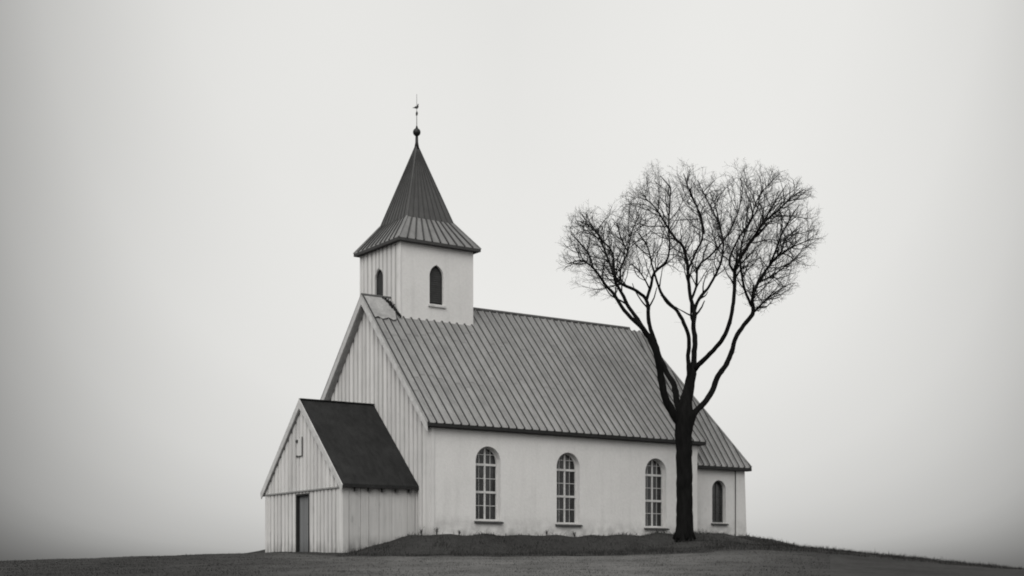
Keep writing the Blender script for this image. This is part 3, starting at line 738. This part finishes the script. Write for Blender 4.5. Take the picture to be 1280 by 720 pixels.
# ------------------------------------------------------------------ tree
TD = 48.5
def tp(px, py, dy=0.0):
    d = TD+dy; return Vector(((px-640)/FPX*TD, d, (HOR-py)/FPX*TD))
PXM = TD/FPX
limbs = [
 # px, py, depth, width px
 ('trunk', [(856, 678, 0, 29), (856, 668, 0, 25), (856, 650, 0, 22.5), (855.5, 600, 0, 21.5), (855, 560, 0, 21.5), (855, 535, 0, 24), (856, 518, 0, 25), (858, 502, 0, 17), (861.5, 482, .1, 14), (865, 466, .1, 12.5), (868.5, 451, .2, 7.5), (870.5, 424, .35, 7), (869, 407, .4, 6.3), (870, 388, .45, 6), (866, 370, .5, 5), (863, 347, .5, 4.4), (861.5, 330, .45, 4.2), (856, 306, .4, 3.8), (846, 296, .3, 3.2), (832, 279, .1, 2.6), (820, 262, -.1, 2), (806, 250, -.2, 1.3)]),
 ('a', [(852, 530, 0, 14), (841, 518, -.1, 11.5), (830, 497, -.3, 10), (825, 472, -.5, 9), (818, 448, -.7, 8.3), (809, 430, -.8, 8), (799, 416, -1.0, 7), (785, 406, -1.2, 5), (772, 390, -1.4, 4.6), (763, 378, -1.5, 4.3), (752, 367, -1.6, 3.6), (738, 349, -1.8, 2.8), (722, 342, -2.0, 1.8), (708, 347, -2.1, 1)]),
 ('a2', [(801, 418, -.95, 6), (794.5, 405, -.8, 5.2), (784, 390, -.7, 4.8), (775, 371, -.7, 4.2), (766, 356, -.7, 3.6), (765, 340, -.8, 3.2), (762, 322, -1.0, 2.6), (745, 308, -1.2, 1.8), (727, 302, -1.4, 1)]),
 ('b', [(854, 522, .1, 12), (849, 504, .3, 9.5), (844, 480, .6, 8), (835.5, 458, .9, 7.2), (828, 438, 1.1, 6.5), (822, 418, 1.2, 6), (817, 398, 1.3, 5.6), (815.5, 376, 1.4, 5.2), (812, 364, 1.4, 4.8), (796, 351, 1.4, 4.2), (777, 343, 1.3, 3.8), (769, 329, 1.2, 3.3), (760, 307, 1.1, 2.8), (750, 284, 1.0, 2), (739, 271, .9, 1.2)]),
 ('b2', [(813, 365, 1.4, 4.4), (819, 346, 1.5, 4), (823, 330, 1.5, 3.6), (838, 316, 1.5, 3), (843, 300, 1.5, 2.6), (841, 270, 1.3, 2.4), (842, 240, 1.2, 2.1), (842, 224, 1.1, 1.6), (829, 209, 1.0, 1)]),
 ('c2', [(862, 478, .1, 8), (860, 455, -.1, 6.2), (860.3, 436, -.2, 5.6), (859, 420, -.3, 5.2), (853, 407, -.45, 5), (844, 394, -.6, 4.3), (833, 383, -.7, 3.8), (823, 371, -.8, 3.4), (817, 357, -.9, 2.8), (812, 340, -1, 2.4), (806, 318, -1.0, 2), (795, 300, -1.0, 1.4)]),
 ('d', [(868, 462, .1, 8), (873, 456, 0, 7), (887, 444, -.3, 6.4), (898, 429, -.6, 6), (905.5, 413, -.8, 5.5), (909, 398, -.9, 5.2), (911.5, 380, -1.0, 5), (912.5, 360, -1.0, 4.7), (913, 342, -1.1, 4.5), (925, 322, -1.2, 4), (944, 294, -1.4, 3.4), (961, 278, -1.5, 2.6), (980, 261, -1.6, 1.6), (992, 254, -1.7, 1)]),
 ('e', [(862, 530, 0, 12), (870, 514, .1, 8.3), (886.5, 495, .3, 7.6), (898, 473, .5, 7.2), (911, 451, .7, 7), (918, 435, .8, 6.6), (922, 422, .8, 6.4), (935, 401, .9, 6), (947, 386, 1.0, 6.2), (947, 366, 1.0, 4.6), (955.5, 343, 1.1, 4), (972, 319, 1.2, 3.4), (986, 303, 1.3, 2.7), (990, 289, 1.4, 2.2), (1004, 276, 1.5, 1.4), (1014, 270, 1.5, .9)]),
 ('e2', [(946, 376, 1.0, 4), (936, 357, .8, 3.6), (930, 334, .6, 3.2), (928, 311, .5, 2.6), (935, 285, .4, 2.2), (950, 255, .3, 1.6), (948, 236, .2, 1)]),
 ('e3', [(950, 382, 1.0, 3.4), (960, 372, 1.3, 2.8), (972, 360, 1.6, 2.2), (988, 348, 1.8, 1.6), (1002, 340, 2, 1)]),
 ('e4', [(970, 321, 1.2, 3.2), (976, 306, 1.0, 2.6), (983, 285, .8, 2.2), (996, 262, .7, 1.5), (1004, 250, .6, .9)]),
 ('e5', [(955, 344, 1.1, 3), (970, 336, 1.5, 2.6), (990, 322, 1.8, 2.0), (1010, 306, 2.0, 1.2)]),
 ('d3', [(938, 302, -1.35, 3), (950, 283, -.9, 2.6), (962, 262, -.6, 2), (975, 243, -.4, 1.3), (980, 235, -.4, .8)]),
 ('b3', [(778, 344, 1.3, 3), (781, 322, 1.6, 2.6), (790, 300, 1.8, 2.2), (795, 275, 1.9, 1.7), (806, 250, 1.9, 1)]),
 ('a3', [(738, 350, -1.8, 2.6), (733, 330, -1.5, 2.2), (722, 314, -1.3, 1.7), (712, 303, -1.2, 1)]),
 ('c6', [(909, 282, 1.2, 2.4), (898, 262, .8, 2.1), (884, 240, .5, 1.6), (873, 222, .3, 1)]),
 ('c7', [(884, 286, .7, 2.4), (876, 268, .1, 2.1), (862, 246, -.3, 1.7), (852, 222, -.5, 1)]),
 ('e6', [(978, 312, 1.2, 2.6), (994, 304, .7, 2.1), (1012, 298, .3, 1.2)]),
 ('a4', [(752, 313, -1.1, 2.4), (744, 296, -.7, 2), (732, 283, -.3, 1.5), (722, 276, 0, 1)]),
 ('b4', [(790, 300, 1.8, 2.2), (779, 285, 1.2, 1.9), (773, 272, .8, 1.2)]),
 ('c3', [(869, 392, .45, 4.6), (875, 372, .6, 4.2), (891, 351, .9, 3.6), (905, 326, 1.1, 3), (911, 298, 1.2, 2.5), (906, 270, 1.2, 2), (900, 245, 1.2, 1.4), (893, 228, 1.2, .9)]),
 ('c4', [(866, 372, .5, 3.6), (872, 356, .3, 3.2), (873.5, 333, .1, 2.8), (890, 318, -.1, 2.5), (905, 300, -.3, 2.2), (918, 275, -.4, 1.8), (925, 245, -.5, 1.2), (922, 228, -.5, .8)]),
 ('c5', [(862, 334, .5, 3), (872, 312, .6, 2.8), (882, 290, .7, 2.5), (878, 262, .8, 2), (870, 240, .8, 1.4), (862, 224, .8, .9)]),
 ('d2', [(912.5, 350, -1.05, 3.4), (905, 335, -1.2, 2.8), (915, 310, -1.4, 2.4), (928, 290, -1.6, 1.9), (938, 262, -1.8, 1.3), (962, 236, -1.9, .8)]),
]
nodes = []; rad = []; parent = []
random.seed(21)
trunk_mb = MB()
def smooth_path(P, step=.12):
    """Catmull-Rom resample with light wobble"""
    out = []
    for i in range(len(P)-1):
        p0, p1, p2, p3 = P[max(i-1, 0)], P[i], P[i+1], P[min(i+2, len(P)-1)]
        n = max(1, int((p2[0]-p1[0]).length/step))
        for k in range(n):
            t = k/n
            c = [.5*((2*b)+(c_-a)*t+(2*a-5*b+4*c_-d_)*t*t+(-a+3*b-3*c_+d_)*t**3) for a, b, c_, d_ in zip(p0[0], p1[0], p2[0], p3[0])]
            out.append((Vector(c), p1[1]+(p2[1]-p1[1])*t))
    out.append(P[-1]); return out
guide_start = {}
for nm, pts in limbs:
    path = smooth_path([(tp(a, b, c), w*PXM/2*.93) for a, b, c, w in pts])
    pp, rr = [], []
    for i, (p, r) in enumerate(path):
        s = min(1, i/6); q = p+(Vector(noise.noise_vector(p*1.3+Vector((3, 1, 7))))*min(.06, r*.55)*(.35 if nm == 'trunk' else 1)+Vector(noise.noise_vector(p*4.2))*min(.030, r*.32))*s
        pp.append(q); rr.append(r*(1+(.25 if nm == 'trunk' and r > .12 else 1)*(.10*noise.noise(p*4)+.16*max(0, noise.noise(p*7+Vector((9, 2, 5)))))))
    if nm == 'trunk':
        trunk_mb.tube(pp, rr, 16)
    else: trunk_mb.tube(pp, rr, 10)
    # root flare
    prev = -1
    if nodes and nm != 'trunk':
        kd0 = min(range(len(nodes)), key=lambda i: (nodes[i]-pp[0]).length); prev = kd0
    for q, r in zip(pp, rr):
        nodes.append(q); rad.append(r); parent.append(prev); prev = len(nodes)-1
for k in range(7):
    a = k*.9+.3; d = Vector((math.cos(a), math.sin(a), 0)); b = tp(856, 669, 0)
    trunk_mb.tube([b+d*.13+Vector((0, 0, .40)), b+d*.22+Vector((0, 0, .08)), b+d*.38+Vector((0, 0, -.14))], [.14, .12, .06], 7)
# mid-size forks along the limbs
par0 = list(parent); side = 1
for i in range(len(par0)):
    if not (1.5*PXM < rad[i] < 3.1*PXM) or nodes[i].z < tp(0, 402).z or par0[i] < 0 or random.random() > .20: continue
    ax = (nodes[i]-nodes[par0[i]]).normalized(); lat = ax.cross(Vector((random.gauss(0, .5), 1, random.gauss(0, .3)))).normalized()*side; side = -side
    d = (ax*.55+lat*.75+Vector((0, 0, .35))+(nodes[i]-tp(860, 400)).normalized()*.35).normalized()
    n = random.randint(5, 10); r = rad[i]*random.uniform(.45, .62); q = nodes[i].copy(); prev = i; pp, rr = [q.copy()], [r*1.2]
    for k in range(n):
        d = (d+Vector((random.gauss(0, .13), random.gauss(0, .13), random.gauss(.07, .10)))).normalized(); q = q+d*.12
        rk = r*(1-.62*(k+1)/n); nodes.append(q.copy()); rad.append(rk); parent.append(prev); prev = len(nodes)-1; pp.append(q.copy()); rr.append(rk)
    trunk_mb.tube(pp, rr, 7)
NG = len(nodes)
grown = {}
poly = [(703, 352), (702, 322), (712, 298), (720, 274), (735, 266), (760, 270), (778, 262), (783, 243), (798, 226), (815, 211), (828, 205), (845, 210), (862, 215), (882, 218), (905, 221), (920, 221), (945, 226), (965, 230), (985, 243), (1005, 260), (1021, 279), (1019, 300), (1009, 320), (1004, 345), (985, 360), (965, 376), (955, 384), (944, 365), (935, 352), (920, 348), (905, 338), (885, 347), (870, 342), (850, 328), (832, 326), (822, 337), (805, 339), (790, 330), (780, 347), (770, 362), (745, 364), (725, 353)]
def inpoly(x, y):
    x, y = 862+(x-862)*1.035, 302+(y-302)*(1.11 if y < 302 else 1.05); c = False; j = len(poly)-1
    for i in range(len(poly)):
        xi, yi = poly[i]; xj, yj = poly[j]
        if (yi > y) != (yj > y) and x < (xj-xi)*(y-yi)/(yj-yi)+xi: c = not c
        j = i
    return c
CB = tp(860, 440, 0)
crown_mb = MB()
def unproj(p): return p.x/TD*FPX+640, HOR-p.z/TD*FPX
def envelope(p, k):
    x, y = unproj(p); e = (p.y-TD)/2.9
    if abs(e) > .98: return False
    g = 1.05*k*(.88+.12*math.sqrt(1-e*e))     # the crown narrows to front and back
    return inpoly(862+(x-862)/g, 300+(y-300)/g)
VOX = .34; dens = {}
def key(p): return (int(p.x//VOX), int((p.y)//(VOX*2)), int(p.z//VOX))
def jit(s): return Vector((random.gauss(0, s), random.gauss(0, s), random.gauss(0, s)))
LV = [dict(step=.13, gap=.12, ang=1.02, jit=.15, up=.05, sides=5), dict(step=.10, gap=.085, ang=.98, jit=.19, up=.02, sides=3), dict(step=.075, gap=9, ang=.95, jit=.22, up=.0, sides=3)]
NT = [0, 0, 0]
def branch(p, ax, lv, length, r0, r1, k, side):
    L = LV[lv]
    # leave the parent at an angle, to alternate sides, tending outwards and up
    lat = ax.cross(jit(1)).normalized()
    if side is not None: lat = (side+lat*.55).normalized()
    ang = L['ang']*random.uniform(.7, 1.3)
    d = (ax*math.cos(ang)+lat*math.sin(ang)+(p-CB).normalized()*.22+Vector((0, 0, .10))).normalized()
    if lv < 2 and dens.get(key(p+d*length*.55), 0) > (DMAX*.8 if lv == 0 else DMAX): return
    n = max(2, int(length/L['step'])); q = p.copy(); pts, rr = [q.copy()], [r0]; dirs = [d]
    for i in range(n):
        d = (d+jit(L['jit'])+Vector((0, 0, L['up']))).normalized(); q = q+d*(length/n)
        if not envelope(q, k): break
        pts.append(q.copy()); rr.append(r0+(r1-r0)*(i+1)/n); dirs.append(d)
    if len(pts) < 2: return
    crown_mb.tube(pts, rr, L['sides'], cap=False); NT[lv] += 1
    for q in pts[1:]: dens[key(q)] = dens.get(key(q), 0)+(1 if lv else 2)
    if lv == 2: return
    t = L['gap']*random.uniform(.6, 2); sd = None; tot = (length/n)*(len(pts)-1)
    while t < tot:
        i = min(int(t/(length/n)), len(pts)-2); f = t/(length/n)-i; o = pts[i].lerp(pts[i+1], f); rp = rr[i]
        sd = d.cross(jit(1)).normalized() if sd is None or random.random() < .25 else -sd
        if lv == 0: branch(o, dirs[i+1], 1, random.uniform(.30, .78)*(1-.3*t/length), min(rp*.62, .0075), .0028, k*random.uniform(.97, 1.05), sd)
        else: branch(o, dirs[i+1], 2, random.uniform(.10, .27), min(rp*.75, .0044), .0022, k*random.uniform(.98, 1.06), sd)
        t += L['gap']*random.uniform(.55, 1.5)
    # the tip splits in two
    for _ in range(2):
        if lv == 0: branch(pts[-1], d, 1, random.uniform(.3, .6), .005, .0025, k*1.03, None)
        else: branch(pts[-1], d, 2, random.uniform(.12, .25), .0034, .002, k*1.04, None)
last = {}
kids = [0]*NG
for i in range(NG):
    if parent[i] >= 0: kids[parent[i]] += 1
DMAX = 30
spots = []
for i in range(NG):
    if parent[i] < 0 or rad[i] > 3.3*PXM: continue
    x, y = unproj(nodes[i])
    if not inpoly(862+(x-862)*.96, y-8): continue
    ax = nodes[i]-nodes[parent[i]]
    if ax.length < 1e-4: continue
    spots.append((i, ax.normalized()))
random.shuffle(spots)
for rnd in range(3):
    for i, ax in spots:
        tip = kids[i] == 0
        for q_ in range(3 if tip else 1):
            if not tip and random.random() > .85: continue
            branch(nodes[i], ax, 0, random.uniform(.75, 1.8)*min(1.15, .70+rad[i]/.07), min(rad[i]*.62, .022), .0045, random.uniform(.95, 1.04), None if tip else ax.cross(jit(1)).normalized())
# small shoots on the bare limbs
for i in range(NG):
    if 2.2*PXM < rad[i] < 4*PXM and random.random() < .10 and nodes[i].z > tp(0, 440).z:
        d = Vector((random.gauss(0, 1), random.gauss(0, 1), random.uniform(.2, 1.2))).normalized(); prev = i; q = nodes[i].copy()
        for s in range(random.choice((3, 4, 5))):
            d = (d+Vector((random.gauss(0, .3), random.gauss(0, .3), random.gauss(0, .3)))).normalized(); q = q+d*.10
            nodes.append(q.copy()); rad.append(0); parent.append(prev); prev = len(nodes)-1
N_ = len(nodes)
area = [0.0]*N_; ch_ = [[] for _ in range(N_)]
for i in range(N_-1, NG-1, -1):
    if area[i] == 0: area[i] = .0029**2.2
    rad[i] = min(area[i]**(1/2.2), .036)
    if parent[i] >= NG: area[parent[i]] += area[i]
for i in range(NG, N_):
    ch_[parent[i]].append(i)
stack = [(g, c) for g in range(NG) for c in ch_[g]]
while stack:
    p, i = stack.pop()
    pts = [nodes[p], nodes[i]]; rr = [rad[i]*1.05, rad[i]]
    while ch_[i]:
        cs = sorted(ch_[i], key=lambda c: -rad[c])
        for c in cs[1:]: stack.append((i, c))
        i = cs[0]; pts.append(nodes[i]); rr.append(rad[i])
    rr[-1] *= .6
    crown_mb.tube(pts, rr, 5 if rr[0] > .014 else 3, cap=False)
tb = tp(856, 672, 0)
tree = empty('bare_tree', tb); tag(tree, 'leafless black tree with spreading twiggy crown in front of the church', 'tree')
def shift(mb_):
    mb_.v = [(a-tb.x, b-tb.y, c-tb.z) for a, b, c in mb_.v]
shift(trunk_mb); shift(crown_mb)
trunk_mb.build('trunk', BARK, tree, True); crown_mb.build('crown', TWIG, tree, False, fix=False)
print('tree nodes', N_, 'faces', len(crown_mb.f))
S.cycles.filter_width = 1.9
